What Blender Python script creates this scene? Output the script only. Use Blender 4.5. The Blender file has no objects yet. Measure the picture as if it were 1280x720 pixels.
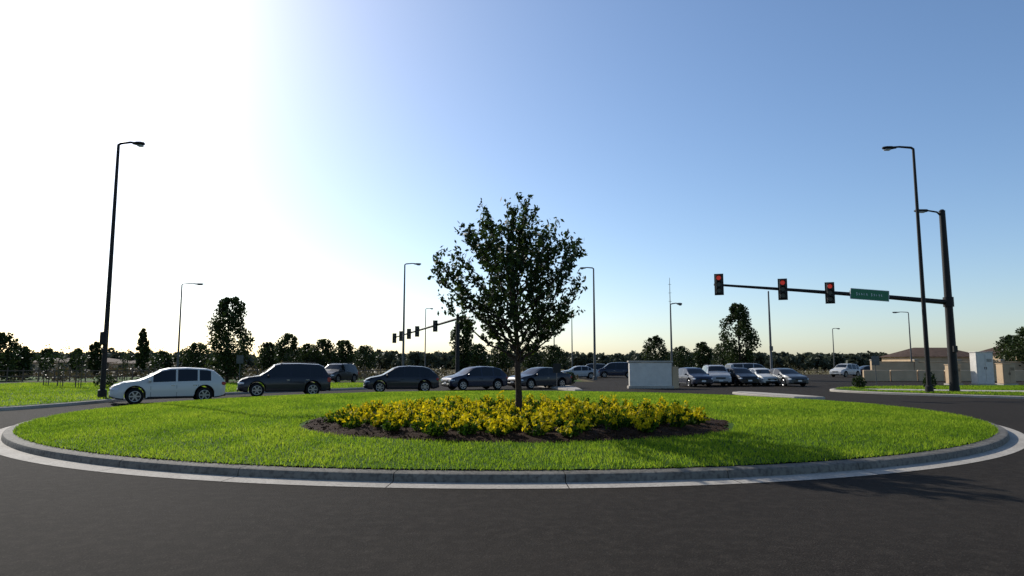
import bpy, math, random
import numpy as np
from mathutils import Vector
random.seed(7); rng=np.random.default_rng(7)
scene=bpy.context.scene
R=math.radians

# ---------------------------------------------------------------- materials
def newmat(name):
    m=bpy.data.materials.new(name); m.use_nodes=True
    nt=m.node_tree
    return m,nt,nt.nodes['Principled BSDF']
def simple(name,col,rough=0.6,metal=0.0,noise=0.0,scale=8.0,emis=None,spec=0.5,coat=0.0):
    m,nt,b=newmat(name)
    b.inputs['Base Color'].default_value=(*col,1)
    b.inputs['Roughness'].default_value=rough
    b.inputs['Metallic'].default_value=metal
    b.inputs['Specular IOR Level'].default_value=spec
    if coat: b.inputs['Coat Weight'].default_value=coat; b.inputs['Coat Roughness'].default_value=0.05
    if noise>0:
        tc=nt.nodes.new('ShaderNodeTexCoord'); n=nt.nodes.new('ShaderNodeTexNoise')
        n.inputs['Scale'].default_value=scale; n.inputs['Detail'].default_value=5
        nt.links.new(tc.outputs['Object'],n.inputs['Vector'])
        r=nt.nodes.new('ShaderNodeValToRGB')
        r.color_ramp.elements[0].position=0.3; r.color_ramp.elements[1].position=0.7
        r.color_ramp.elements[0].color=(*[c*(1-noise) for c in col],1)
        r.color_ramp.elements[1].color=(*[min(1,c*(1+noise)) for c in col],1)
        nt.links.new(n.outputs['Fac'],r.inputs['Fac']); nt.links.new(r.outputs['Color'],b.inputs['Base Color'])
    if emis:
        b.inputs['Emission Color'].default_value=(*emis[0],1); b.inputs['Emission Strength'].default_value=emis[1]
    return m
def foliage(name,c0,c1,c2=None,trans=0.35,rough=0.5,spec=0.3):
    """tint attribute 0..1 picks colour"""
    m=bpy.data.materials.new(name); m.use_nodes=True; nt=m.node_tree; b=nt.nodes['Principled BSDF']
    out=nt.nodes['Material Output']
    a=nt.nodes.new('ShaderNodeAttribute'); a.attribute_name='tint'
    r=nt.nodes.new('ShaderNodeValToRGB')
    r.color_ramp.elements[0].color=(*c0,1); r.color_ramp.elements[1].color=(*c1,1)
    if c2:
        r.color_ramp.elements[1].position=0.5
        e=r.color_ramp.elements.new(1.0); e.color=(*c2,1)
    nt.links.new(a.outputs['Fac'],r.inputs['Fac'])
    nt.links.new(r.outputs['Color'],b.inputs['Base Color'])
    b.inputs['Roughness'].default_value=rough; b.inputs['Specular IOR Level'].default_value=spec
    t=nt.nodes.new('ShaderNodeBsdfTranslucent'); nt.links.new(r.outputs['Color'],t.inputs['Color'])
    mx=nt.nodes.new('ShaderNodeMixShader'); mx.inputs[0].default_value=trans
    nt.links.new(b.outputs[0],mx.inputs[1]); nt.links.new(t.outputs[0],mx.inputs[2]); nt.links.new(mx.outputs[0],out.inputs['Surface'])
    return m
def ground_mat(name,cols,scales,bump=0.3,bscale=60,rough=0.9,spec=0.3,speck=0.0,bdist=0.01):
    """cols: three colours mixed by large + fine noise"""
    m,nt,b=newmat(name)
    tc=nt.nodes.new('ShaderNodeTexCoord')
    def noise(s,d=6):
        n=nt.nodes.new('ShaderNodeTexNoise'); n.inputs['Scale'].default_value=s; n.inputs['Detail'].default_value=d
        nt.links.new(tc.outputs['Object'],n.inputs['Vector']); return n
    n1=noise(scales[0]); n2=noise(scales[1])
    r1=nt.nodes.new('ShaderNodeValToRGB'); r1.color_ramp.elements[0].position=0.35; r1.color_ramp.elements[1].position=0.65
    r1.color_ramp.elements[0].color=(*cols[0],1); r1.color_ramp.elements[1].color=(*cols[1],1)
    nt.links.new(n1.outputs['Fac'],r1.inputs['Fac'])
    mp=nt.nodes.new('ShaderNodeMapRange'); mp.inputs[1].default_value=0.45; mp.inputs[2].default_value=0.7; 
    nt.links.new(n2.outputs['Fac'],mp.inputs[0])
    mx=nt.nodes.new('ShaderNodeMix'); mx.data_type='RGBA'
    nt.links.new(mp.outputs[0],mx.inputs['Factor']); nt.links.new(r1.outputs['Color'],mx.inputs['A']); mx.inputs['B'].default_value=(*cols[2],1)
    last=mx.outputs['Result']
    if speck>0:
        n3=noise(60,2); mp3=nt.nodes.new('ShaderNodeMapRange'); mp3.inputs[1].default_value=0.58; mp3.inputs[2].default_value=0.72; mp3.inputs[4].default_value=speck
        nt.links.new(n3.outputs['Fac'],mp3.inputs[0])
        mx2=nt.nodes.new('ShaderNodeMix'); mx2.data_type='RGBA'; mx2.inputs['B'].default_value=(0.20,0.17,0.14,1)
        nt.links.new(mp3.outputs[0],mx2.inputs['Factor']); nt.links.new(last,mx2.inputs['A']); last=mx2.outputs['Result']
    nt.links.new(last,b.inputs['Base Color'])
    nb=noise(bscale,4); bp=nt.nodes.new('ShaderNodeBump'); bp.inputs['Strength'].default_value=bump; bp.inputs['Distance'].default_value=bdist
    nt.links.new(nb.outputs['Fac'],bp.inputs['Height']); nt.links.new(bp.outputs[0],b.inputs['Normal'])
    b.inputs['Roughness'].default_value=rough; b.inputs['Specular IOR Level'].default_value=spec
    return m

M_asphalt=ground_mat('asphalt',[(0.020,0.0165,0.0135),(0.026,0.0215,0.0175),(0.032,0.0265,0.0215)],(0.3,6),bump=0.7,bscale=55,rough=0.92,spec=0.05,speck=0.16,bdist=0.012)
M_lawn=ground_mat('lawn_soil',[(0.04,0.085,0.010),(0.055,0.11,0.012),(0.03,0.06,0.010)],(0.8,14),bump=0.8,bscale=40,rough=0.95,spec=0.1,bdist=0.03)
M_mulch=ground_mat('mulch',[(0.03,0.014,0.007),(0.05,0.025,0.012),(0.018,0.009,0.005)],(3,30),bump=1.0,bscale=35,rough=0.95,spec=0.1,bdist=0.05)
M_conc=ground_mat('concrete',[(0.36,0.32,0.27),(0.44,0.395,0.335),(0.28,0.25,0.21)],(1.2,22),bump=0.3,bscale=80,rough=0.85,spec=0.15)
M_curb=ground_mat('curb_concrete',[(0.15,0.135,0.113),(0.205,0.185,0.155),(0.09,0.08,0.068)],(1.7,16),bump=0.3,bscale=80,rough=0.85,spec=0.15)
M_dirt=ground_mat('dry_ground',[(0.12,0.09,0.05),(0.07,0.08,0.03),(0.17,0.125,0.075)],(0.06,0.5),bump=0.8,bscale=3,rough=1,spec=0.05,bdist=0.1)
M_grass=foliage('grass_blades',(0.065,0.135,0.009),(0.19,0.30,0.017),(0.37,0.44,0.035),trans=0.6,rough=.75,spec=.1)
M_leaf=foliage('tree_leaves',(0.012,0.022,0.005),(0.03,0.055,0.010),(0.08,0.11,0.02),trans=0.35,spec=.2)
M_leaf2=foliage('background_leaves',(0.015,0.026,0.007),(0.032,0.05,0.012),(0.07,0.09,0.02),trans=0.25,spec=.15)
M_leaf3=foliage('distant_leaves_hazed',(0.045,0.052,0.035),(0.07,0.078,0.048),(0.10,0.11,0.06),trans=0.2,spec=.1)  # paler, greyer green: aerial haze painted into the leaf colour
M_flower=foliage('bed_leaves',(0.012,0.030,0.004),(0.07,0.14,0.007),(0.80,0.60,0.010),trans=0.42,rough=.7,spec=.12)
M_brush=foliage('dry_brush',(0.06,0.045,0.02),(0.09,0.07,0.03),(0.15,0.12,0.06),trans=0.2)
M_bark=simple('bark',(0.04,0.028,0.021),0.9,noise=0.4,scale=30,spec=.2)
M_pole=simple('dark_painted_metal',(0.012,0.010,0.009),0.55,0.0,spec=.25)
M_steel=simple('galvanized_steel',(0.08,0.08,0.08),0.5,0.3,noise=0.15)
M_black=simple('black_plastic',(0.008,0.008,0.008),0.5,spec=.3)
M_lensr=simple('red_signal_lens',(0.4,0.02,0.01),0.3,emis=((1,0.05,0.02),0.25))
M_lensd=simple('dark_signal_lens',(0.03,0.035,0.02),0.3)
M_signg=simple('green_sign_sheeting',(0.006,0.15,0.06),0.5)
M_signw=simple('white_lettering',(0.7,0.7,0.7),0.5)
M_lampglass=simple('lamp_glass',(0.5,0.5,0.45),0.2)
M_glass=simple('car_glass',(0.008,0.010,0.012),0.08,spec=0.4)
M_tyre=simple('tyre_rubber',(0.010,0.010,0.010),0.85,spec=.2)
M_rim=simple('wheel_rim',(0.25,0.25,0.26),0.3,0.9)
M_head=simple('headlight',(0.6,0.62,0.65),0.12)
M_tail=simple('taillight',(0.30,0.012,0.012),0.2)
M_chrome=simple('chrome',(0.5,0.5,0.5),0.15,1.0)
M_plate=simple('number_plate',(0.6,0.6,0.58),0.5)
def paint(n,c): return simple('paint_'+n,c,0.4,0.1,coat=0.35,spec=.3)
P_white=paint('white',(0.50,0.485,0.45)); P_navy=paint('navy',(0.005,0.006,0.012)); P_blue=paint('blue',(0.008,0.012,0.03))
P_black=paint('black',(0.005,0.005,0.006)); P_silver=paint('silver',(0.30,0.305,0.31)); P_grey=paint('grey',(0.05,0.055,0.06))
M_stucco=simple('tan_stucco',(0.46,0.33,0.20),0.9,noise=0.12,scale=1)
M_whitebox=simple('white_enamel',(0.56,0.52,0.46),0.5,noise=0.10,scale=3)
M_roof=simple('brown_roof',(0.07,0.045,0.032),0.9,noise=0.3,scale=2,spec=.1)
M_wood=simple('weathered_wood',(0.11,0.08,0.055),0.9,noise=0.3,scale=4)
M_mesh=simple('window_dark',(0.03,0.035,0.04),0.15)

# ---------------------------------------------------------------- mesh helpers
class MB:
    def __init__(s): s.v=[]; s.f=[]; s.m=[]; s.mats=[]
    def mi(s,mat):
        if mat not in s.mats: s.mats.append(mat)
        return s.mats.index(mat)
    def add(s,vs,fs,mat):
        o=len(s.v); s.v+= [tuple(v) for v in vs]; k=s.mi(mat)
        for f in fs: s.f.append(tuple(i+o for i in f)); s.m.append(k)
    def box(s,c,sz,mat,rz=0.0,bev=0.0,ry=0.0):
        hx,hy,hz=[a/2 for a in sz]; b=min(bev,hx*.9,hy*.9,hz*.9)
        ca,sa=math.cos(rz),math.sin(rz); cb,sb=math.cos(ry),math.sin(ry)
        if b<=0:
            P=[(x,y,z) for z in(-hz,hz) for y in(-hy,hy) for x in(-hx,hx)]
            F=[(0,2,3,1),(4,5,7,6),(0,1,5,4),(2,6,7,3),(0,4,6,2),(1,3,7,5)]
        else:
            P=[];F=[]
            rings=[(-hz,b),(-hz+b,0),(hz-b,0),(hz,b)]
            for z,i in rings:
                x,y=hx-i,hy-i
                P+=[(-x+b,-y,z),(x-b,-y,z),(x,-y+b,z),(x,y-b,z),(x-b,y,z),(-x+b,y,z),(-x,y-b,z),(-x,-y+b,z)] if x>b and y>b else [(-x*.8,-y,z),(x*.8,-y,z),(x,-y*.8,z),(x,y*.8,z),(x*.8,y,z),(-x*.8,y,z),(-x,y*.8,z),(-x,-y*.8,z)]
            for r in range(3):
                for i in range(8):
                    j=(i+1)%8; F.append((r*8+i,r*8+j,r*8+8+j,r*8+8+i))
            F.append(tuple(range(7,-1,-1))); F.append(tuple(range(24,32)))
        Q=[]
        for x,y,z in P:
            x,z=x*cb+z*sb,-x*sb+z*cb
            Q.append((c[0]+x*ca-y*sa,c[1]+x*sa+y*ca,c[2]+z))
        s.add(Q,F,mat)
    def tube(s,pts,rad,mat,seg=10):
        pts=[Vector(p) for p in pts]; n=len(pts)
        if not hasattr(rad,'__len__'): rad=[rad]*n
        V=[];F=[]; prev=None
        for i,p in enumerate(pts):
            d=(pts[min(i+1,n-1)]-pts[max(i-1,0)]).normalized()
            if prev is None: a=d.orthogonal().normalized()
            else:
                a=prev-d*prev.dot(d); a=a.normalized() if a.length>1e-5 else d.orthogonal().normalized()
            prev=a; b=d.cross(a)
            for k in range(seg):
                t=2*math.pi*k/seg; V.append(p+(a*math.cos(t)+b*math.sin(t))*rad[i])
        for i in range(n-1):
            for k in range(seg):
                j=(k+1)%seg; F.append((i*seg+k,i*seg+j,(i+1)*seg+j,(i+1)*seg+k))
        F.append(tuple(range(seg-1,-1,-1))); F.append(tuple(range((n-1)*seg,n*seg)))
        s.add(V,F,mat)
    def build(s,name,loc=(0,0,0),rz=0.0,sharp=35,parent=None,scale=1.0):
        me=bpy.data.meshes.new(name); me.from_pydata(s.v,[],s.f)
        for m in s.mats: me.materials.append(m)
        me.polygons.foreach_set('material_index',s.m)
        me.polygons.foreach_set('use_smooth',[True]*len(s.f)); me.update()
        me.set_sharp_from_angle(angle=R(sharp))
        ob=bpy.data.objects.new(name,me); scene.collection.objects.link(ob)
        ob.location=loc; ob.rotation_euler[2]=rz; ob.scale=(scale,)*3
        if parent: ob.parent=parent
        return ob
def empty(name,loc=(0,0,0)):
    e=bpy.data.objects.new(name,None); scene.collection.objects.link(e); e.location=loc; e.empty_display_size=0.3; return e
def cloud(name,V,mat,tint,parent=None,loc=(0,0,0)):
    N,k,_=V.shape
    me=bpy.data.meshes.new(name); me.vertices.add(N*k); me.vertices.foreach_set('co',V.astype(np.float32).ravel())
    me.loops.add(N*k); me.loops.foreach_set('vertex_index',np.arange(N*k,dtype=np.int32))
    me.polygons.add(N); me.polygons.foreach_set('loop_start',np.arange(N,dtype=np.int32)*k)
    me.update(calc_edges=True); me.validate()
    at=me.attributes.new('tint','FLOAT','POINT'); at.data.foreach_set('value',np.repeat(tint,k).astype(np.float32))
    me.materials.append(mat)
    ob=bpy.data.objects.new(name,me); scene.collection.objects.link(ob); ob.location=loc
    if parent: ob.parent=parent
    return ob
def unit(a): return a/np.maximum(np.linalg.norm(a,axis=1,keepdims=True),1e-6)
def leaves(C,L,W,up=0.0):
    """diamond leaves at centres C, lengths L, width W; up biases the leaf axis upward"""
    N=len(C); ax=rng.normal(size=(N,3)); ax[:,2]+=up; ax=unit(ax)
    sd=unit(np.cross(ax,rng.normal(size=(N,3))))
    L=np.broadcast_to(L,(N,))[:,None]; W=np.broadcast_to(W,(N,))[:,None]
    return np.stack([C-ax*L/2,C+sd*W/2-ax*L*0.05,C+ax*L/2,C-sd*W/2-ax*L*0.05],axis=1)

# ---------------------------------------------------------------- layout constants
IC=np.array([-0.15,24.0]); IR=14.1           # traffic island
BC=np.array([0.1,16.0]); BA,BB=4.45,3.25        # flower bed ellipse
def hm(x,y):
    r=np.hypot(x-IC[0],y-IC[1])/IR
    return 0.15+0.33*np.clip(1-r**2,0,1)**0.8
def in_bed(x,y,s=1.0): return ((x-BC[0])/(BA*s))**2+((y-BC[1])/(BB*s))**2<1

# ---------------------------------------------------------------- ground
def poly_sheet(name,pts,z,mat,thick=0.0,edge=None,edge_w=0.18):
    """flat polygon; if thick it is a raised block with a kerb ring of its own"""
    mb=MB()
    n=len(pts)
    if thick<=0:
        mb.add([(x,y,z) for x,y in pts],[tuple(range(n))],mat)
        return mb.build(name)
    A=sum(pts[i][0]*pts[(i+1)%n][1]-pts[(i+1)%n][0]*pts[i][1] for i in range(n))
    if A<0: pts=pts[::-1]
    inner=[]
    for i in range(n):
        p0=Vector(pts[i-1]); p=Vector(pts[i]); p1=Vector(pts[(i+1)%n])
        d0=(p-p0).normalized(); d1=(p1-p).normalized(); nn=(Vector((-d0.y,d0.x))+Vector((-d1.y,d1.x))).normalized()
        inner.append(p+nn*edge_w)
    b=0.03
    prof=[]
    for i in range(n):
        p=Vector(pts[i]); q=inner[i]; dv=(q-p).normalized()
        prof.append([(p.x,p.y,0),(p.x,p.y,thick-b),((p+dv*b).x,(p+dv*b).y,thick),(q.x,q.y,thick)])
    V=[v for pr in prof for v in pr]; F=[]
    for i in range(n):
        j=(i+1)%n
        for k in range(3): F.append((i*4+k,j*4+k,j*4+k+1,i*4+k+1))
    mb.add(V,F,edge)
    mb.add([(q.x,q.y,thick+0.012) for q in inner],[tuple(range(n))],mat)
    return mb.build(name,sharp=20)
poly_sheet('ground',[(-1500,-300),(1500,-300),(1500,2500),(-1500,2500)],0.0,M_dirt)
poly_sheet('road',[(-95,-30),(95,-30),(95,66),(60,66),(60,104),(8,104),(8,66),(-95,66)],0.006,M_asphalt)
def smooth(pts,it=2):
    for _ in range(it):
        q=[]
        for i in range(len(pts)):
            a=pts[i]; b=pts[(i+1)%len(pts)]
            q.append((a[0]*.75+b[0]*.25,a[1]*.75+b[1]*.25)); q.append((a[0]*.25+b[0]*.75,a[1]*.25+b[1]*.75))
        pts=q
    return pts
LV=smooth([(-94,19),(-40,21.5),(-24,22),(-18.6,24),(-17.9,28),(-17.9,32),(-16.6,36.5),(-14,41),(-10.5,45),(-7.5,50),(-7,57),(-30,57),(-94,57)])
RV=smooth([(20,44),(19.6,41.6),(21,38.2),(25,33.5),(32,30),(45,28),(94,26),(94,49),(40,50),(24,48)])
poly_sheet('verge_lawn',LV,0,M_lawn,0.13,M_conc,0.2)
poly_sheet('verge_lawn',RV,0,M_lawn,0.13,M_conc,0.25)
# sidewalk across right verge
poly_sheet('sidewalk',[(22.3,43.8),(22.2,41.6),(27,38.8),(34,37),(50,35.6),(93,34.5),(93,36.6),(50,37.8),(35,39.3),(28,41.2),(24.5,44)],0.149,M_conc)
poly_sheet('splitter_island',smooth([(12.2,38.8),(13.2,33.6),(15.0,32.8),(15.1,34.2),(13.4,40.2)],1),0,M_conc,0.13,M_conc,0.15)
poly_sheet('splitter_island',smooth([(1.2,57),(3.6,42.3),(4.6,42.3),(4.0,57)],1),0,M_conc,0.13,M_conc,0.15)
# far lawns
poly_sheet('far_lawn',[(-70,68),(-3,68),(-2,84),(-75,92)],0.012,M_lawn)
poly_sheet('far_lawn',[(-1,67),(7,67),(7,90),(0,90)],0.012,M_lawn)
poly_sheet('far_road',[(-300,104.5),(300,104.5),(300,112),(-300,112)],0.01,M_asphalt)

# island: curb segments, gutter, lawn mound, bed
mb=MB(); nseg=36; per=6; gap=0.014/IR
prof=[(0.0,0.0),(0.012,0.10),(0.03,0.138),(0.065,0.152),(0.26,0.157),(0.27,0.0)]
for s_ in range(nseg):
    a0=2*math.pi*(s_+.37)/nseg+gap/2; a1=2*math.pi*(s_+1.37)/nseg-gap/2
    V=[];F=[]; k=len(prof)
    for i in range(per+1):
        a=a0+(a1-a0)*i/per
        for w,z in prof: V.append((IC[0]+(IR-w)*math.cos(a),IC[1]+(IR-w)*math.sin(a),z))
    for i in range(per):
        for j in range(k-1): F.append((i*k+j,(i+1)*k+j,(i+1)*k+j+1,i*k+j+1))
    F.append(tuple(range(k))); F.append(tuple(range((per+1)*k-1,per*k-1,-1)))
    mb.add(V,F,M_curb)
mb.build('island_curb',sharp=40)
mb=MB()
for s_ in range(nseg):
    a0=2*math.pi*(s_+.37)/nseg+gap/2; a1=2*math.pi*(s_+1.37)/nseg-gap/2; V=[];F=[]
    for i in range(per+1):
        a=a0+(a1-a0)*i/per
        for rr,z in((IR-0.004,0.03),(IR+0.36,0.012)): V.append((IC[0]+rr*math.cos(a),IC[1]+rr*math.sin(a),z))
    for i in range(per): F.append((2*i,2*i+1,2*i+3,2*i+2))
    mb.add(V,F,M_conc)
mb.build('gutter')
mb=MB(); V=[];F=[]; nr,na=40,144; R0=IR-0.27
for i in range(nr+1):
    r=R0*i/nr
    for j in range(na):
        a=2*math.pi*j/na; x=IC[0]+r*math.cos(a); y=IC[1]+r*math.sin(a)
        V.append((x,y,float(hm(x,y))+random.uniform(-.006,.006)))
for i in range(nr):
    for j in range(na):
        k=(j+1)%na; F.append((i*na+j,(i+1)*na+j,(i+1)*na+k,i*na+k))
mb.add(V,F,M_lawn); mb.build('island_lawn',sharp=180)
mb=MB(); V=[];F=[]; nr,na=30,120
for i in range(nr+1):
    for j in range(na):
        a=2*math.pi*j/na; q=i/nr*(1+0.02*math.sin(7*a)+0.015*math.sin(13*a+1)); x=BC[0]+(BA+.5)*q*math.cos(a); y=BC[1]+(BB+.25)*q*math.sin(a)
        V.append((x,y,float(hm(x,y))+(0.07*min(1,(1-i/nr)*6)+random.uniform(-.02,.03)*(i<nr))-(0.02 if i==nr else 0)))
for i in range(nr):
    for j in range(na):
        k=(j+1)%na; F.append((i*na+j,(i+1)*na+j,(i+1)*na+k,i*na+k))
mb.add(V,F,M_mulch); mb.build('mulch_bed',sharp=180)
N=9000; a=rng.uniform(0,2*np.pi,N); q=np.sqrt(rng.uniform(0,1.15,N)); x=BC[0]+BA*q*np.cos(a); y=BC[1]+BB*q*np.sin(a)
C=np.stack([x,y,hm(x,y)+0.06*np.clip((1.05-q)*6,0,1)+rng.uniform(0,.03,N)],1)
M_chip=foliage('mulch_chips',(0.016,0.009,0.005),(0.04,0.021,0.011),(0.08,0.046,0.024),trans=0.0,spec=.1,rough=.9)
cloud('mulch_chips',leaves(C,rng.uniform(.05,.12,N),rng.uniform(.02,.04,N)),M_chip,rng.uniform(0,1,N))

# grass blades
def vnoise(x,y,s,seed):
    r=np.random.default_rng(seed); g=r.uniform(0,1,(64,64)); u=(x*s)%63; v=(y*s)%63
    i=u.astype(int); j=v.astype(int); fu=u-i; fv=v-j; fu=fu*fu*(3-2*fu); fv=fv*fv*(3-2*fv)
    return (g[i,j]*(1-fu)+g[i+1,j]*fu)*(1-fv)+(g[i,j+1]*(1-fu)+g[i+1,j+1]*fu)*fv
def blades(x,y,z,h,w,tint,name):
    N=len(x); a=rng.uniform(0,2*np.pi,N); P=np.stack([x,y,z],1)
    d=np.stack([np.cos(a)*w/2,np.sin(a)*w/2,np.zeros(N)],1)
    t=P+np.stack([rng.normal(0,.45,N)*h,rng.normal(0,.45,N)*h,h],1)
    cloud(name,np.stack([P-d,P+d,t],1),M_grass,np.clip(tint,0,1))
N=520000
a=rng.uniform(0,2*np.pi,N); r=(R0+0.05)*np.sqrt(rng.uniform(0,1,N)); x=IC[0]+r*np.cos(a); y=IC[1]+r*np.sin(a)
keep=(((x-BC[0])/(BA+.46))**2+((y-BC[1])/(BB+.22))**2>1)&(rng.uniform(0,1,N)<np.clip(16.0/y,0,1)**1.2)
x,y=x[keep],y[keep]
pn=vnoise(x,y,0.7,1)*.5+vnoise(x,y,2.3,2)*.3+vnoise(x,y,7,3)*.2
h=(0.03+0.045*rng.uniform(0,1,len(x)))*(0.7+0.7*pn); 
blades(x,y,hm(x,y)-.005,h,0.010+0.0006*y,pn*0.8+rng.normal(0.1,.17,len(x)),'island_grass')
def inpoly(x,y,P):
    c=np.zeros(len(x),bool); j=len(P)-1
    for i in range(len(P)):
        xi,yi=P[i]; xj,yj=P[j]
        t=((yi>y)!=(yj>y))&(x<(xj-xi)*(y-yi)/((yj-yi)+1e-9)+xi); c^=t; j=i
    return c
for P,bx in((LV,(-40,-6,20,57)),(RV,(19,50,28,50))):
    N=90000; x=rng.uniform(bx[0],bx[1],N); y=rng.uniform(bx[2],bx[3],N)
    PI=[(px+(0.35 if P is RV else -0.35),py) for px,py in P]
    k=inpoly(x,y,P)&inpoly(x,y,PI)
    if P is RV: k&=~((y>34.3)&(y<44)&(np.abs(y-(36+ 60/(x-12)))<1.7)&(x<60))
    x,y=x[k],y[k]; pn=vnoise(x,y,0.5,5)*.6+vnoise(x,y,2,6)*.4
    blades(x,y,np.full(len(x),.14),.05+.06*rng.uniform(0,1,len(x)),0.045,pn*.7+rng.normal(.15,.15,len(x)),'verge_grass')

# ---------------------------------------------------------------- flower bed plants
cs=[]
for iy in range(-9,10):
    for ix in range(-12,13):
        x=BC[0]+ix*.62+(.31 if iy%2 else 0)+random.uniform(-.09,.09); y=BC[1]+iy*.58+random.uniform(-.07,.07)
        if in_bed(x,y,.96) and math.hypot(x-.15,y-16.2)>.35: cs.append((x,y))
Cs=[];Ts=[];Ls=[]
for x,y in cs:
    front=max(0,min(1,(15.2-y)/2)); hh=random.uniform(.33,.50)+.07*front; rr=random.uniform(.18,.26); yel=random.uniform(-.35,.2); z00=float(hm(x,y))+.04
    for s_ in range(random.randint(14,20)):
        a=random.uniform(0,6.283); lean=rr*math.sqrt(random.random())*1.1; sh=hh*random.uniform(.6,1.12)*(1-.5*(lean/rr)**2)
        n=20; t=rng.uniform(.05,1.0,n)
        px=x+math.cos(a)*lean*(.35+.75*t)+rng.normal(0,.028,n); py=y+math.sin(a)*lean*(.35+.75*t)+rng.normal(0,.028,n); pz=z00+sh*t
        Cs.append(np.stack([px,py,pz],1))
        th=random.uniform(.52,.90)-yel*.5
        Ts.append(np.where(t>th,rng.uniform(.66,1,n),rng.uniform(0,.55,n))); Ls.append(rng.uniform(.06,.115,n))
C=np.concatenate(Cs);T=np.concatenate(Ts);L=np.concatenate(Ls)
cloud('yellow_flower_bed',leaves(C,L,L*.5,up=1.0),M_flower,T)

# ---------------------------------------------------------------- main tree
def main_tree():
    e=empty('young_street_tree',(0.15,16.2,float(hm(.15,16.2)))); e.scale=(1.04,1.04,1.02)
    mb=MB(); lead=[Vector((0,0,-.1)),Vector((.01,.0,.6)),Vector((-.02,.02,1.2)),Vector((.0,.0,1.55)),Vector((-.07,.03,2.2)),Vector((-.10,0,2.9)),Vector((-.12,-.02,3.7)),Vector((-.12,0,4.45))]
    mb.tube(lead,[.095,.075,.067,.062,.045,.033,.018,.006],M_bark,10)
    Z=[1.5,1.9,2.3,2.7,3.1,3.6,4.0,4.4,4.7]; RR=[.3,1.05,1.5,1.72,1.76,1.65,1.35,.95,.4]
    LC=[]
    def leadpt(z):
        for i in range(len(lead)-1):
            if lead[i].z<=z<=lead[i+1].z:
                t=(z-lead[i].z)/(lead[i+1].z-lead[i].z); return lead[i].lerp(lead[i+1],t)
        return lead[-1]
    nl=40
    for i in range(nl):
        u=i/nl; z0=1.30+1.9*u**1.3
        az=i*2.39996+random.uniform(-.3,.3)
        p=leadpt(z0).copy(); tz=2.1+2.4*u**.8+random.uniform(-.3,.4)
        tr=float(np.interp(tz,Z,RR))*random.uniform(.68,1.16)
        target=Vector((math.cos(az)*tr-.18,math.sin(az)*tr,tz+.15))
        n=8; pts=[p]
        for k in range(1,n+1):
            t=k/n; q=p.lerp(target,t); q.z-= .16*math.sin(t*math.pi)*(tr/1.6); q+=Vector((random.uniform(-.045,.045),random.uniform(-.045,.045),random.uniform(-.03,.03)))
            pts.append(q)
        r0=.032*(1-.45*u)
        mb.tube(pts,[r0*(1-.85*k/n)+.002 for k in range(n+1)],M_bark,6)
        for k in range(3,n+1):
            for m_ in range(2 if k<n-2 else 4):
                b=pts[k].lerp(pts[k-1],random.random())
                rad=Vector((b.x,b.y,0)).normalized() if b.length>.01 else Vector((1,0,0))
                d=(Vector((random.gauss(0,.6),random.gauss(0,.6),random.gauss(1.0,.45)))+rad*.5).normalized(); ln=random.uniform(.22,.50)
                tip=b+d*ln; mid=b.lerp(tip,.5)+Vector((random.uniform(-.03,.03),random.uniform(-.03,.03),-.01))
                mb.tube([b,mid,tip],[.006,.004,.002],M_bark,4)
                nn=random.randint(10,18)
                for _ in range(nn):
                    t=random.uniform(.1,1.08); q=b.lerp(tip,t); LC.append((q.x+random.gauss(0,.032),q.y+random.gauss(0,.032),q.z+random.gauss(0,.032)))
    for _ in range(140):
        z=random.uniform(3.6,4.65); q=leadpt(min(z,4.44)); s=.14*(4.9-z)+.02; LC.append((q.x+random.gauss(0,s),q.y+random.gauss(0,s),z))
    for az,z0,ln,up in((2.9,2.9,1.7,1.3),(0.15,2.6,1.9,.85),(3.2,2.5,1.8,.65),(1.2,3.3,1.2,1.6),(5.9,3.2,1.6,1.2),(2.8,1.95,1.45,.5),(0.25,1.9,1.6,.35),(4.2,3.0,1.5,1.3),(2.7,3.2,1.75,1.9),(.5,3.3,1.45,1.8),(.2,2.9,1.9,1.0)):
        b=leadpt(z0); d=Vector((math.cos(az),math.sin(az),up)).normalized(); pts=[b+d*ln*t/5+Vector((0,0,.12*t*t/25)) for t in range(6)]
        mb.tube(pts,[.016,.013,.01,.008,.005,.002],M_bark,5)
        for _ in range(120):
            t=random.uniform(1.2,5.1); i0=min(4,int(t)); q=pts[i0].lerp(pts[i0+1],t-i0); s=.075; LC.append((q.x+random.gauss(0,s),q.y+random.gauss(0,s),q.z+random.gauss(0,s)))
    mb.build('trunk_and_limbs',parent=e,sharp=60)
    LC=np.array(LC); N=len(LC); L=rng.uniform(.09,.15,N)
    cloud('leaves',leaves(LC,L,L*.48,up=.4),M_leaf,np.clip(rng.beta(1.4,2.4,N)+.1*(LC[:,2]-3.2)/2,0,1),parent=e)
    return N
print('main tree leaves',main_tree())

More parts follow.
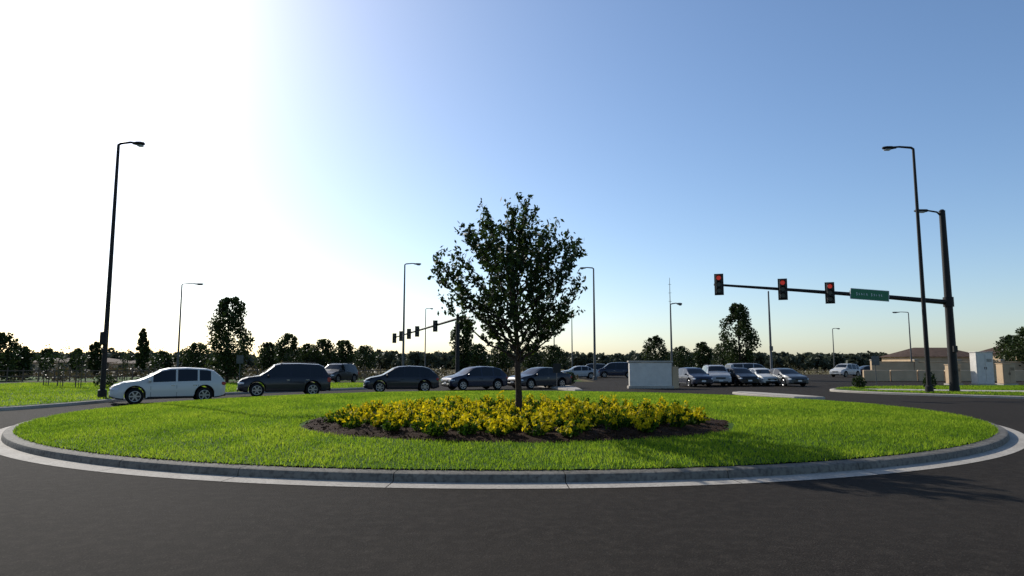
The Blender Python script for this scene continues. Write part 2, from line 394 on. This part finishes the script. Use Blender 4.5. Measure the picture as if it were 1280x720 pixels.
# ---------------------------------------------------------------- other trees
def bg_tree(name,loc,H,W,trunk=0.18,n=1600,ls=.28,shape='oval',mat=None):
    e=empty(name,loc); mb=MB(); z0=H*trunk
    mb.tube([(0,0,-.05),(random.uniform(-.05,.05),0,z0),(random.uniform(-.1,.1),0,H*.55),(0,0,H*.9)],[.02*H,.016*H,.01*H,.003*H],M_bark,7)
    cl=[]
    nc=34
    for i in range(nc):
        t=(i+.5)/nc; z=z0+(H-z0)*t
        if shape=='oval': rr=W/2*math.sin(math.pi*min(1,(t*.80+.17)))**.6
        elif shape=='cone': rr=W/2*(1-t)**.6+.08
        else: rr=W/2*math.sin(math.pi*(t*.8+.15))**.8
        a=i*2.4+random.uniform(-.6,.6); q=rr*random.uniform(.35,.85)
        c=(math.cos(a)*q,math.sin(a)*q,min(z,H*.95)); cl.append((c,rr*random.uniform(.32,.52)))
        if i%2==0: mb.tube([(0,0,max(z0*.9,z-.15*H)),(c[0]*.6,c[1]*.6,z-.05*H),c],[.007*H,.005*H,.002*H],M_bark,5)
    mb.build('trunk',parent=e)
    per=n//nc; A=[];T=[]
    for c,s in cl:
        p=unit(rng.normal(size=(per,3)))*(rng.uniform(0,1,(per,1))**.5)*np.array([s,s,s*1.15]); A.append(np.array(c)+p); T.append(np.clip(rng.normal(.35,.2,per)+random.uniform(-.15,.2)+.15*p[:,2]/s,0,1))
    C=np.concatenate(A); L=rng.uniform(.6,1.2,len(C))*ls
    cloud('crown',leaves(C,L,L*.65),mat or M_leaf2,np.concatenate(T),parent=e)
bg_tree('ornamental_pear_tree',(-24.0,58,0.1),7.3,3.9,.10,7500,.25)
bg_tree('ornamental_pear_tree',(-5.0,70,0),6.7,2.9,.12,5000,.27)
bg_tree('ornamental_pear_tree',(24.9,75,0),8.4,3.9,.12,7500,.27)
for px,d,H,W,shp in((2,70,4.9,4.2,'round'),(28,76,3.6,3.4,'round'),(62,110,4.2,2.6,'round'),(100,100,4.0,2.2,'round'),(122,95,4.8,2.0,'oval'),(180,88,6.4,1.7,'oval'),(205,96,3.4,3.6,'round'),(248,90,4.4,4.4,'round'),(338,92,4.6,3.6,'round'),(362,88,5.6,3.6,'oval'),(384,94,4.4,3.8,'round'),(404,92,5.0,4.2,'round'),(430,90,4.8,3.4,'round'),
    (456,115,4.6,5,'round'),(598,95,4.4,3.8,'round'),(628,98,4.8,4.0,'round'),(662,110,4.6,4.4,'round'),(692,112,4.6,4.6,'round'),(818,96,5.6,3.8,'round'),(850,120,4.7,4.6,'round'),(878,98,4.8,3.2,'round'),(902,120,5.2,4.4,'round'),(1262,84,5.2,4.2,'round'),(1285,80,6.0,4.5,'round'),(1318,78,6.5,5,'round')):
    bg_tree('shade_tree',((px-640)/853*d,d,0),H,W,.12,3000,.32,shp)
# distant tree line as one mass
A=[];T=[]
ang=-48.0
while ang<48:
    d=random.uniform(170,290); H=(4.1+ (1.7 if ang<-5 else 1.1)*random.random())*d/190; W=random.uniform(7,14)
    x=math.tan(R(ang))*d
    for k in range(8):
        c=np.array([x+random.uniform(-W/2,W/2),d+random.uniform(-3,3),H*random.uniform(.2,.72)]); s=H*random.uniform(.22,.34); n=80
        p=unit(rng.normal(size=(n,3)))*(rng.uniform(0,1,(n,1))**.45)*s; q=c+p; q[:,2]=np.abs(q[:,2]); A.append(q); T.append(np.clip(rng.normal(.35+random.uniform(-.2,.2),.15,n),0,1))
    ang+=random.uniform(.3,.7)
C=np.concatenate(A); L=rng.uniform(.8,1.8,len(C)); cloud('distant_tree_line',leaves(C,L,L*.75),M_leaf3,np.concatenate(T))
# dry brush mass
A=[];T=[]
for _ in range(700):
    d=random.uniform(68,130); a=random.choice([random.uniform(-42,-12),random.uniform(-42,42)]); x=math.tan(R(a))*d
    if 6<x<62 and d<114: continue
    if -75<x<0 and d<92 and random.random()<.6: continue
    n=60; s=random.uniform(.5,1.3); p=rng.normal(size=(n,3))*np.array([s,s*.6,s*.38]); q=np.array([x,d,s*.4])+p; q[:,2]=np.abs(q[:,2]); A.append(q); T.append(np.clip(rng.normal(.4,.25,n),0,1))
C=np.concatenate(A); L=rng.uniform(.25,.6,len(C)); cloud('dry_brush',leaves(C,L,L*.4,up=.7),M_brush,np.concatenate(T))
def shrub(name,loc,H,W,n=420):
    p=unit(rng.normal(size=(n,3)))*(rng.uniform(0,1,(n,1))**.4)*np.array([W/2,W/2,H/2]); p[:,2]+=H/2; L=rng.uniform(.1,.22,n)
    cloud(name,leaves(p,L,L*.5,up=.5),M_leaf2,np.clip(rng.normal(.35,.2,n),0,1),loc=loc)
for x,y,H,W in((24.0,39.6,1.15,.7),(22.4,44.5,.8,.9),(-21.5,40,.8,1.3),(-26,44,.9,1.3),(4.3,50.5,1.0,.7)):
    shrub('shrub',(x,y,.14),H,W)

# ---------------------------------------------------------------- street lamps
def lamp(loc,H,arm,side,r=.10,mat=None,box=False,name='street_lamp'):
    mat=mat or M_pole; mb=MB()
    mb.tube([(0,0,0),(0,0,.03)],[.24,.24],mat,12); mb.tube([(0,0,.03),(0,0,.35),(0,0,.4)],[r*1.7,r*1.6,r*1.05],mat,12)
    mb.tube([(0,0,.3),(0,0,H*.5),(0,0,H-.12)],[r,r*.8,r*.55],mat,12)
    s=side
    mb.tube([(0,0,H-.25),(0,0,H-.08),(s*.12,0,H),(s*arm*.45,0,H+.05),(s*arm*.7,0,H+.02)],[r*.55,r*.52,r*.5,r*.42,r*.4],mat,8)
    x0=s*arm*.55; x1=s*arm
    V=[];F=[]
    st=[(0,.06,.05,.0),(.15,.10,.07,.0),(.4,.17,.10,-.01),(.75,.18,.10,-.015),(.95,.12,.07,-.01),(1,.05,.03,0)]
    for t,w,hh,dz in st:
        x=x0+(x1-x0)*t
        for a in range(8):
            V.append((x,w*math.cos(a*math.pi/4),H+.0+dz+hh*math.sin(a*math.pi/4)))
    for i in range(len(st)-1):
        for a in range(8): b=(a+1)%8; F.append((i*8+a,i*8+b,i*8+8+b,i*8+8+a))
    F.append(tuple(range(8))); F.append(tuple(range(len(st)*8-1,len(st)*8-9,-1)))
    mb.add(V,F,mat); mb.box(((x0*.35+x1*.65),0,H-.125),(abs(x1-x0)*.42,.24,.05),M_lampglass,bev=.015)
    if box: mb.box((0,-.16,2.75),(.30,.2,.62),mat,bev=.03); mb.box((0,-.10,2.2),(.16,.1,.2),mat,bev=.02)
    mb.box((0,-r*1.05,.75),(.1,.03,.22),mat,bev=.01)
    return mb.build(name,loc)
lamp((-19.0,32,.14),12.15,1.25,1,.12,box=True)
lamp((22.75,37.6,.14),13.75,1.75,-1,.13)
lamp((-36.5,75,0),10.5,2.4,1,.12,M_steel)
lamp((-11.1,70,0),12.0,1.7,1,.13,M_steel)
lamp((8.8,73,0),12.0,1.5,-1,.14,M_steel)
lamp((13.5,58,0),6.8,1.0,1,.10,M_steel)
lamp((64,110,0),10.0,2.6,-1,.13,M_steel)
lamp((-15.2,120,0),11.4,1.3,1,.12,M_steel)
lamp((11.4,130,0),10.8,1.6,-1,.13,M_steel)
lamp((8.0,130,0),10.8,1.0,1,.13,M_steel)
lamp((61,130,0),8.4,1.4,1,.12,M_steel)
mb=MB(); mb.tube([(0,0,0),(0,0,.2),(0,0,4),(0,0,7.8)],[.16,.11,.09,.06],M_steel,10); mb.tube([(0,0,7.8),(0,0,7.9)],[.09,.03],M_steel,10); mb.box((0,-.12,3),(.3,.05,.4),M_steel,bev=.01); mb.build('utility_pole',(21.9,58,0))
mb=MB(); mb.tube([(0,0,0),(0,0,14),(0,0,27)],[.25,.16,.06],M_steel,8)
for z in(20,22.5,25): mb.box((0,0,z),(.9,.1,.08),M_steel)
mb.build('antenna_mast',(46.5,200,0))

# ---------------------------------------------------------------- traffic signals
def sighead(mb,c,dx,dy,red=True,s=1.0):
    rz=math.atan2(dx,-dy)
    ca,sa=math.cos(rz),math.sin(rz)
    def W(p): return (c[0]+(p[0]*ca-p[1]*sa)*s,c[1]+(p[0]*sa+p[1]*ca)*s,c[2]+p[2]*s)
    mb.box(W((0,0,0)),(.36*s,.22*s,1.10*s),M_black,rz,bev=.04*s)
    mb.box(W((0,.06,0)),(.50*s,.02*s,1.22*s),M_black,rz)
    for i,z in enumerate((.36,0,-.36)):
        mat=M_lensr if (i==0 and red) else M_lensd
        a=W((0,-.10,z)); b=W((0,-.135,z)); mb.tube([a,b],[.13*s,.12*s],mat,14)
        V=[];F=[]
        for k in range(9):
            t=math.pi*(-.1+1.2*k/8)
            for yy in(-.11,-.36): V.append(W((.15*math.cos(t),yy,z+.15*math.sin(t))))
        for k in range(8): F.append((2*k,2*k+1,2*k+3,2*k+2))
        mb.add(V,F,M_black)
mb=MB()
mb.tube([(0,0,0),(0,0,.05)],[.4,.4],M_pole,14); mb.tube([(0,0,.05),(0,0,.4),(0,0,5),(0,0,10.35)],[.27,.24,.20,.16],M_pole,14); mb.tube([(0,0,10.35),(0,0,10.45)],[.18,.08],M_pole,14)
A0=Vector((0,0,5.05)); A1=Vector((-13.4,-.2,6.05))
mb.tube([A0,A0.lerp(A1,.3)+Vector((0,0,.05)),A0.lerp(A1,.65)+Vector((0,0,.04)),A1],[.15,.125,.095,.065],M_pole,10)
mb.tube([(0,0,4.8),(0,0,5.35)],[.27,.27],M_pole,14)
for t in(.985,.715,.515):
    p=A0.lerp(A1,t)+Vector((0,-.26,.0)); sighead(mb,p,-.35,-1); mb.box(p+Vector((0,.16,0)),(.12,.2,.5),M_pole)
pc=A0.lerp(A1,.345)+Vector((0,-.22,.06)); ry=math.atan2(1.0,13.4)
mb.box(pc,(2.2,.03,.62),M_signw,ry=ry,bev=.0); mb.box(pc+Vector((0,-.019,0)),(2.14,.01,.56),M_signg,ry=ry)
xo=-.78
for k,w in enumerate((.09,.07,.08,.06,.09,.0,.08,.09,.05,.08,.07)):
    if w>0:
        q=pc+Vector((xo+w/2,-.027,.0-(xo)*math.tan(ry)*1)); hgt=.18 if k in(0,6) else .12
        mb.box(q,(w*.35,.006,hgt),M_signw,ry=ry); mb.box(q+Vector((w*.25,0,-.03)),(w*.6,.006,.03),M_signw,ry=ry)
    xo+=.14
for t in(.27,.42): mb.box(A0.lerp(A1,t)+Vector((0,-.1,.05)),(.06,.16,.4),M_pole)
mb.tube([(0,0,10.0),(-.3,0,10.3),(-.9,0,10.4)],[.06,.05,.045],M_pole,8); mb.box((-1.2,0,10.38),(.75,.3,.14),M_pole,bev=.05); mb.box((-1.22,0,10.29),(.42,.22,.05),M_lampglass,bev=.015)
mb.box((0,-.25,1.1),(.12,.06,.2),M_pole,bev=.01); mb.box((0,-.3,2.4),(.22,.16,.36),M_black,bev=.02)
mb.build('traffic_signal_mast',(24.9,38.8,.14))
mb=MB()
mb.tube([(0,0,0),(0,0,.3),(0,0,6.6)],[.28,.22,.16],M_pole,12)
A0=Vector((0,0,6.2)); A1=Vector((-9.4,18,5.0)); mb.tube([A0,A0.lerp(A1,.5),A1],[.15,.12,.08],M_pole,8)
for t in(.99,.86,.72,.58,.3):
    p=A0.lerp(A1,t)+Vector((0,-.28,-.1)); sighead(mb,p,.1,-1,False,1.0)
mb.build('traffic_signal_mast',(-5.4,68,0))

# ---------------------------------------------------------------- cars
def car(name,loc,head,pnt,kind='sedan',scale=1.0):
    if kind=='suv':
        L,W,wr=4.6,1.86,.36; xa=(.92,3.68)
        top=[(0,.95),(.04,1.0),(.12,1.15),(.34,1.55),(.6,1.67),(1.6,1.72),(2.5,1.71),(2.85,1.64),(3.35,1.24),(3.55,1.10),(4.1,1.02),(4.42,.92),(4.56,.80),(4.6,.66)]
        belt=[(0,.98),(2.5,1.03),(3.5,1.0),(4.1,.93),(4.6,.62)]; side=[(.42,1.02),(1.10,1.98),(2.07,2.98)]; ws=(2.87,3.36); rw=(.12,.36); cl=.26
    elif kind=='crossover':
        L,W,wr=4.55,1.82,.345; xa=(.88,3.62)
        top=[(0,.90),(.04,.96),(.14,1.12),(.48,1.43),(.8,1.51),(1.6,1.56),(2.3,1.54),(2.65,1.46),(3.3,1.10),(3.5,1.02),(4.05,.95),(4.38,.84),(4.51,.74),(4.55,.60)]
        belt=[(0,.97),(1.2,.98),(3.4,.93),(4.05,.86),(4.55,.57)]; side=[(.62,1.10),(1.18,1.98),(2.06,2.95)]; ws=(2.68,3.3); rw=(.15,.48); cl=.22
    elif kind=='van':
        L,W,wr=4.9,1.95,.35; xa=(.95,3.9)
        top=[(0,1.0),(.03,1.2),(.12,1.75),(.4,1.86),(2.0,1.9),(3.0,1.86),(3.4,1.74),(4.05,1.22),(4.5,1.05),(4.8,.88),(4.9,.66)]
        belt=[(0,1.05),(3.5,1.08),(4.3,.98),(4.9,.62)]; side=[(.4,1.35),(1.45,2.45),(2.55,3.6)]; ws=(3.42,4.06); rw=(.03,.13); cl=.24
    elif kind=='hatch':
        L,W,wr=4.25,1.78,.325; xa=(.82,3.38)
        top=[(0,.85),(.04,.95),(.15,1.08),(.5,1.38),(.9,1.49),(1.7,1.53),(2.3,1.49),(2.6,1.40),(3.2,1.04),(3.4,.97),(3.9,.88),(4.15,.78),(4.22,.68),(4.25,.58)]
        belt=[(0,.88),(2.4,.93),(3.3,.90),(3.9,.82),(4.25,.55)]; side=[(.55,1.08),(1.15,1.95),(2.03,2.85)]; ws=(2.62,3.2); rw=(.16,.5); cl=.2
    else:
        L,W,wr=4.7,1.82,.33; xa=(1.0,3.78)
        top=[(0,.82),(.05,.97),(.3,1.04),(.72,1.07),(1.25,1.36),(1.6,1.44),(2.2,1.46),(2.6,1.42),(2.85,1.34),(3.5,1.0),(3.7,.95),(4.3,.86),(4.58,.76),(4.67,.66),(4.7,.56)]
        belt=[(0,.88),(.7,.95),(2.6,.92),(3.5,.88),(4.2,.80),(4.7,.53)]; side=[(.98,1.30),(1.36,2.08),(2.16,3.05)]; ws=(2.87,3.5); rw=(.74,1.25); cl=.19
    tx,tz=zip(*top); bx,bz=zip(*belt); Hm=max(tz)
    xs=set(np.round(np.linspace(0,L,48),3).tolist())|set(tx)|{.015,L-.015}
    for a in xa:
        for t in np.linspace(-1,1,17): xs.add(round(a+(wr+.07)*math.sin(t*math.pi/2),3))
    for s in side: xs|=set(s)
    xs|=set(ws)|set(rw)
    xs=sorted(xs); xs=[x for i,x in enumerate(xs) if i==0 or x-xs[i-1]>.004]
    V=[];K=10
    for x in xs:
        zt=float(np.interp(x,tx,tz)); zb_=min(float(np.interp(x,bx,bz)),zt-.02)
        u=abs(x-L/2)/(L/2); w=W/2*(1-.05*u**3-.13*max(0,(u-.9)/.1)**2)
        zl=cl+.10*max(0,(u-.82)/.18)**1.5
        for a in xa:
            dx=abs(x-a)
            if dx<wr+.07: zl=max(zl,wr+math.sqrt((wr+.07)**2-dx**2)*.98)
        ch=min(1,max(0,(zt-zb_-.05)/(.8*(Hm-zb_)))) 
        wt=w*(.90-.16*ch)
        zm=max(zl+.06,.55*zb_+.05)
        zs=max(zl+.10,zb_-.10)
        zs=min(zs,zb_-.01) ; zm=min(zm,zs-.01)
        half=[(0,zl),(w*.93,zl),(w*.985,min(zl+.05,zm-.005)),(w*1.0,zm),(w*.985,zs),(w*.95,zb_),(wt*1.03,zt-.055*ch-.008),(wt*.93,zt-.012),(wt*.6,zt+.012*ch+.004),(0,zt+.02)]
        for (y,z) in half: V.append((x-L/2,y,z))
        for (y,z) in half: V.append((x-L/2,-y,z))
    mb=MB(); n=len(xs); S=2*K
    groups={}
    def addf(mat,f): groups.setdefault(mat,[]).append(f)
    for i in range(n-1):
        xm=(xs[i]+xs[i+1])/2
        for sgn in(0,1):
            o=i*S+sgn*K; q=(i+1)*S+sgn*K
            for k in range(K-1):
                mat=pnt
                if k==0: mat=M_black
                elif k==1: mat=M_black if kind in('suv','crossover') else pnt
                elif k==5 and any(a<=xm<=b for a,b in side): mat=M_glass
                elif k in(6,7,8) and (ws[0]<xm<ws[1] or rw[0]<xm<rw[1]): mat=M_glass if k>6 else pnt
                f=(o+k,q+k,q+k+1,o+k+1)
                addf(mat,f if sgn else f[::-1])
    capr=[i for i in range(K)]+[K+i for i in range(K-2,0,-1)]
    addf(pnt,tuple(capr)); o=(n-1)*S; addf(pnt,tuple(o+i for i in capr)[::-1])
    for mat in groups: mb.mi(mat)
    mb.v=V[:]
    for mat,fs in groups.items():
        for f in fs: mb.f.append(f); mb.m.append(mb.mats.index(mat))
    for a in xa:
        for sg in(-1,1):
            y1=sg*(W/2-.0); y0=sg*(W/2-.22); X=a-L/2
            mb.tube([(X,y0,wr),(X,y0+sg*.01,wr),(X,y0+sg*.04,wr),(X,y1-sg*.04,wr),(X,y1-sg*.01,wr),(X,y1-sg*.008,wr)],[wr*.7,wr*.93,wr,wr,wr*.93,wr*.68],M_tyre,28)
            mb.tube([(X,y1-sg*.05,wr),(X,y1-sg*.004,wr)],[wr*.66,wr*.66],M_black,24)
            for t in range(6):
                an=t*math.pi/3; c=(X+math.cos(an)*wr*.34,y1+sg*.001,wr+math.sin(an)*wr*.34); mb.box(c,(wr*.56,.02,wr*.17),M_rim,ry=-an)
            ring=[(X+math.cos(t*2*math.pi/24)*wr*.63,y1,wr+math.sin(t*2*math.pi/24)*wr*.63) for t in range(25)]
            mb.tube(ring,.016,M_rim,5); mb.tube([(X,y1-sg*.02,wr),(X,y1+sg*.018,wr)],[wr*.15,wr*.12],M_rim,10)
    fz=float(np.interp(L-.1,tx,tz)); rz_=float(np.interp(.1,bx,bz))
    X=L/2
    for sg in(-1,1):
        mb.box((X-.20,sg*(W/2-.24),fz-.14),(.34,.34,.14),M_head,rz=-sg*.35,bev=.04)
        mb.box((-X+.10,sg*(W/2-.17),rz_-.12),(.20,.26,.26 if kind in('suv','van') else .16),M_tail,rz=sg*.12,bev=.04)
        mx=ws[1]-.22-L/2; bz_=float(np.interp(mx+L/2,bx,bz))
        mb.box((mx,sg*(W/2+.07),bz_+.08),(.12,.2,.13),pnt,bev=.04); mb.box((mx,sg*(W/2-.04),bz_+.03),(.06,.14,.04),M_black)
        for a,b in side[1:]: mb.box((a+.10-L/2,sg*(W/2*.993),bz_-.15),(.17,.03,.03),M_chrome if kind!='hatch' else pnt,bev=.008)
        for a,b in side[1:]: mb.box((a-.045-L/2,sg*(W/2*.985),bz_-.40),(.012,.02,.56),M_black)
        mb.box((side[-1][1]+.08-L/2,sg*(W/2*.985),bz_-.42),(.012,.02,.5),M_black)
        mb.box(((xa[0]+xa[1])/2-L/2,sg*(W/2*.985),cl+.06),(xa[1]-xa[0]-2*wr-.25,.05,.08),M_black,bev=.015)
        if kind=='suv': mb.tube([(-X+.7,sg*.60,1.70),(-X+.8,sg*.60,1.765),(-X+2.4,sg*.60,1.77),(-X+2.55,sg*.60,1.70)],.018,M_black,6)
    mb.box((X-.02,0,fz-.17),(.06,W*.42,.13),M_black,bev=.015); mb.box((X-.005,0,.36),(.06,W*.6,.14),M_black,bev=.02)
    mb.box((X+.028,0,.48),(.012,.34,.12),M_plate); mb.box((-X-.01,0,rz_-.16 if kind!='sedan' else .62),(.02,.34,.13),M_plate)
    mb.box((-X+.02,0,.36),(.1,W*.8,.16),M_black,bev=.03)
    return mb.build(name,loc,math.atan2(head[1],head[0]),sharp=28,scale=scale)
z=.006
car('crossover_car',(-15.15,30.4,z),(-.86,-.52),P_white,'crossover',.98)
car('suv',(-12.1,36.6,z),(-.92,-.38),P_navy,'suv',1.0)
car('hatchback_car',(-6.7,41.6,z),(-.97,-.24),P_navy,'hatch',1.03)
car('hatchback_car',(-2.5,45.8,z),(-.86,-.5),P_blue,'hatch')
car('sedan',(1.9,48.2,z),(-.80,-.60),P_navy,'sedan')
car('suv',(-15.6,61.5,z),(-.3,-1),P_black,'suv')
car('sedan',(7.7,80,.02),(-1,-.1),P_silver,'sedan')
car('minivan',(13.0,86,z),(-1,.1),P_blue,'van')
car('suv',(10.4,90,z),(-1,.1),P_black,'suv')
for px,d,p,k,hd in((864,52.5,P_blue,'hatch',(.15,-1)),(892,54,P_silver,'suv',(-.1,-1)),(906,60,P_navy,'sedan',(.1,-1)),(921,54,P_black,'hatch',(.1,-1)),(948,55,P_white,'sedan',(.05,-1)),(977,53.5,P_grey,'sedan',(.15,-1)),(935,66,P_silver,'van',(1,.1))):
    car({'hatch':'hatchback_car','suv':'suv','sedan':'sedan','van':'minivan'}[k],((px-640)/853*d,d,z),hd,p,k,.93)
car('suv',(43.6,90,z),(-.9,-.6),P_white,'suv')
car('sedan',(50,97,z),(-1,0),P_grey,'sedan')

# ---------------------------------------------------------------- structures
mb=MB(); mb.box((0,0,.9),(3.0,.35,1.8),M_whitebox,bev=.03); mb.box((0,0,1.86),(3.16,.46,.12),M_conc,bev=.02); mb.box((0,0,.1),(3.2,.5,.2),M_conc,bev=.02); mb.box((1.75,0,.75),(.45,.4,1.5),M_stucco,bev=.02)
mb.build('monument_sign_wall',(9.6,47.8,.0),rz=.1)
def cabinet(loc,w,h,d=.8,mat=None):
    mat=mat or M_whitebox
    mb=MB(); mb.box((0,0,.06),(w+.2,d+.2,.12),M_conc,bev=.01); mb.box((0,0,.12+h/2),(w,d,h),mat,bev=.03); mb.box((0,0,.14+h),(w+.1,d+.1,.06),mat,bev=.02)
    for sx in(-1,1): mb.box((sx*w*.24,-d/2-.012,.12+h*.5),(w*.44,.02,h*.86),mat,bev=.008); mb.box((sx*w*.05,-d/2-.03,.12+h*.5),(.03,.03,.2),M_black)
    for i in range(5): mb.box((w*.24,-d/2-.028,h*.75+i*.05),(w*.3,.012,.02),M_black)
    mb.build('utility_cabinet',loc)
cabinet((37.6,55,0),1.35,2.5); cabinet((35.9,56,0),.8,1.5,mat=M_stucco); cabinet((40.2,56,0),1.0,1.6,mat=M_stucco)
mb=MB()
for i in range(14):
    x=34+i*5.0; mb.box((x+2.5,0,.95),(4.6,.2,1.9),M_stucco,bev=.02); mb.box((x+2.5,0,1.95),(4.62,.3,.1),M_stucco,bev=.02); mb.box((x,0,1.05),(.4,.4,2.1),M_stucco,bev=.02); mb.box((x,0,2.16),(.5,.5,.12),M_conc,bev=.02)
mb.build('perimeter_wall',(8,80,0))
def house(loc,w,d,h,rh,rz=0,name='low_house'):
    mb=MB(); mb.box((0,0,h/2),(w,d,h),M_stucco)
    o=.5; V=[(-w/2-o,-d/2-o,h),(w/2+o,-d/2-o,h),(w/2+o,d/2+o,h),(-w/2-o,d/2+o,h),(-w/2+d*.35,0,h+rh),(w/2-d*.35,0,h+rh)]
    mb.add(V,[(0,1,5,4),(2,3,4,5),(1,2,5),(3,0,4),(3,2,1,0)],M_roof)
    for i in range(int(w//3)):
        x=-w/2+1.6+i*3.0
        if x<w/2-1: mb.box((x,-d/2-.01,h*.52),(1.3,.06,1.1),M_mesh); mb.box((x,-d/2-.02,h*.52-.6),(1.5,.12,.08),M_whitebox); mb.box((x,-d/2-.045,h*.52),(.05,.02,1.1),M_whitebox)
    mb.box((w/2-1,-d/2-.02,1.0),(.95,.06,2.0),M_wood)
    mb.build(name,loc,rz)
house((88,112,0),18,10,3.4,2.0); house((72,118,0),12,9,2.9,1.6)
house((-80,128,0),16,9,2.0,.8); house((-66,124,0),8,7,1.8,.6)
mb=MB()
for i in range(8): mb.box((i*2.6,0,.55),(2.5,.35,1.1),M_stucco,bev=.04)
mb.build('low_wall',(36,68,0),rz=-.05)
mb=MB()
for i in range(34):
    mb.tube([(i*1.5,random.uniform(-.05,.05),0),(i*1.5+random.uniform(-.05,.05),0,1.35+random.uniform(-.1,.25))],[.06,.05],M_wood,6)
    if i<33:
        for zz in(.5,1.05): mb.box((i*1.5+.75,.03,zz),(1.5,.04,.09),M_wood)
mb.build('post_and_rail_fence',(-58,66.5,0),rz=.03)
for i,(x,y) in enumerate(((-31,47),(-28.5,45),(-34,50),(-26,50),(-37,47),(-30,53),(-33,43.5))):
    e=empty('staked_sapling',(x,y,.13))
    mb=MB(); mb.tube([(0,0,0),(0,0,1.9)],[.035,.03],M_wood,6); mb.tube([(.35,0,0),(.35,0,1.8)],[.03,.03],M_wood,6); mb.box((.17,0,1.4),(.35,.03,.05),M_wood); mb.tube([(.17,.02,0),(.17,.02,2.0)],[.02,.01],M_bark,6)
    mb.build('stakes',parent=e)
    n=220; p=rng.normal(size=(n,3))*np.array([.22,.22,.4])+np.array([.17,0,1.8]); L=rng.uniform(.1,.2,n); cloud('sapling_leaves',leaves(p,L,L*.5),M_leaf2,np.clip(rng.normal(.35,.2,n),0,1),parent=e)
def post_sign(name,loc,h,w,hh,mat):
    mb=MB(); mb.tube([(0,0,0),(0,0,h)],[.03,.03],M_steel,8)
    mb.box((0,-.045,h-hh/2),(w,.02,hh),mat,bev=.005)
    mb.build(name,loc)
post_sign('traffic_sign',(2.9,44.5,.13),1.6,.5,.6,M_black)
post_sign('traffic_sign',(27.5,52,0),2.3,.6,.7,M_steel)
post_sign('traffic_sign',(-19.8,50,.13),2.2,.5,.6,M_steel)

# ---------------------------------------------------------------- light, sky, camera
AZ,EL=-41.0,31.0
S=Vector((math.sin(R(AZ))*math.cos(R(EL)),math.cos(R(AZ))*math.cos(R(EL)),math.sin(R(EL))))
sl=bpy.data.lights.new('sun','SUN'); sl.energy=5.0; sl.angle=R(.5); sl.color=(1,.96,.88)
so=bpy.data.objects.new('sun',sl); scene.collection.objects.link(so); so.rotation_euler=S.to_track_quat('Z','Y').to_euler(); so.location=(-30,30,30)
w=bpy.data.worlds.new('World'); scene.world=w; w.use_nodes=True; nt=w.node_tree; bg=nt.nodes['Background']
sky=nt.nodes.new('ShaderNodeTexSky'); sky.sky_type='NISHITA'; sky.sun_disc=False; sky.sun_elevation=R(EL); sky.sun_rotation=R(AZ)
sky.air_density=0.9; sky.dust_density=0.9; sky.ozone_density=2.6
hs=nt.nodes.new('ShaderNodeHueSaturation'); hs.inputs['Saturation'].default_value=1.08
nt.links.new(sky.outputs[0],hs.inputs['Color']); nt.links.new(hs.outputs[0],bg.inputs['Color']); bg.inputs['Strength'].default_value=0.15
cam=bpy.data.cameras.new('camera'); co=bpy.data.objects.new('camera',cam); scene.collection.objects.link(co)
cam.lens=24; cam.sensor_width=36; cam.clip_end=5000; co.location=(0,0,1.7); co.rotation_euler=(R(90+6.35),0,0); scene.camera=co
scene.view_settings.view_transform='Standard'; scene.view_settings.look='None'; scene.view_settings.exposure=0
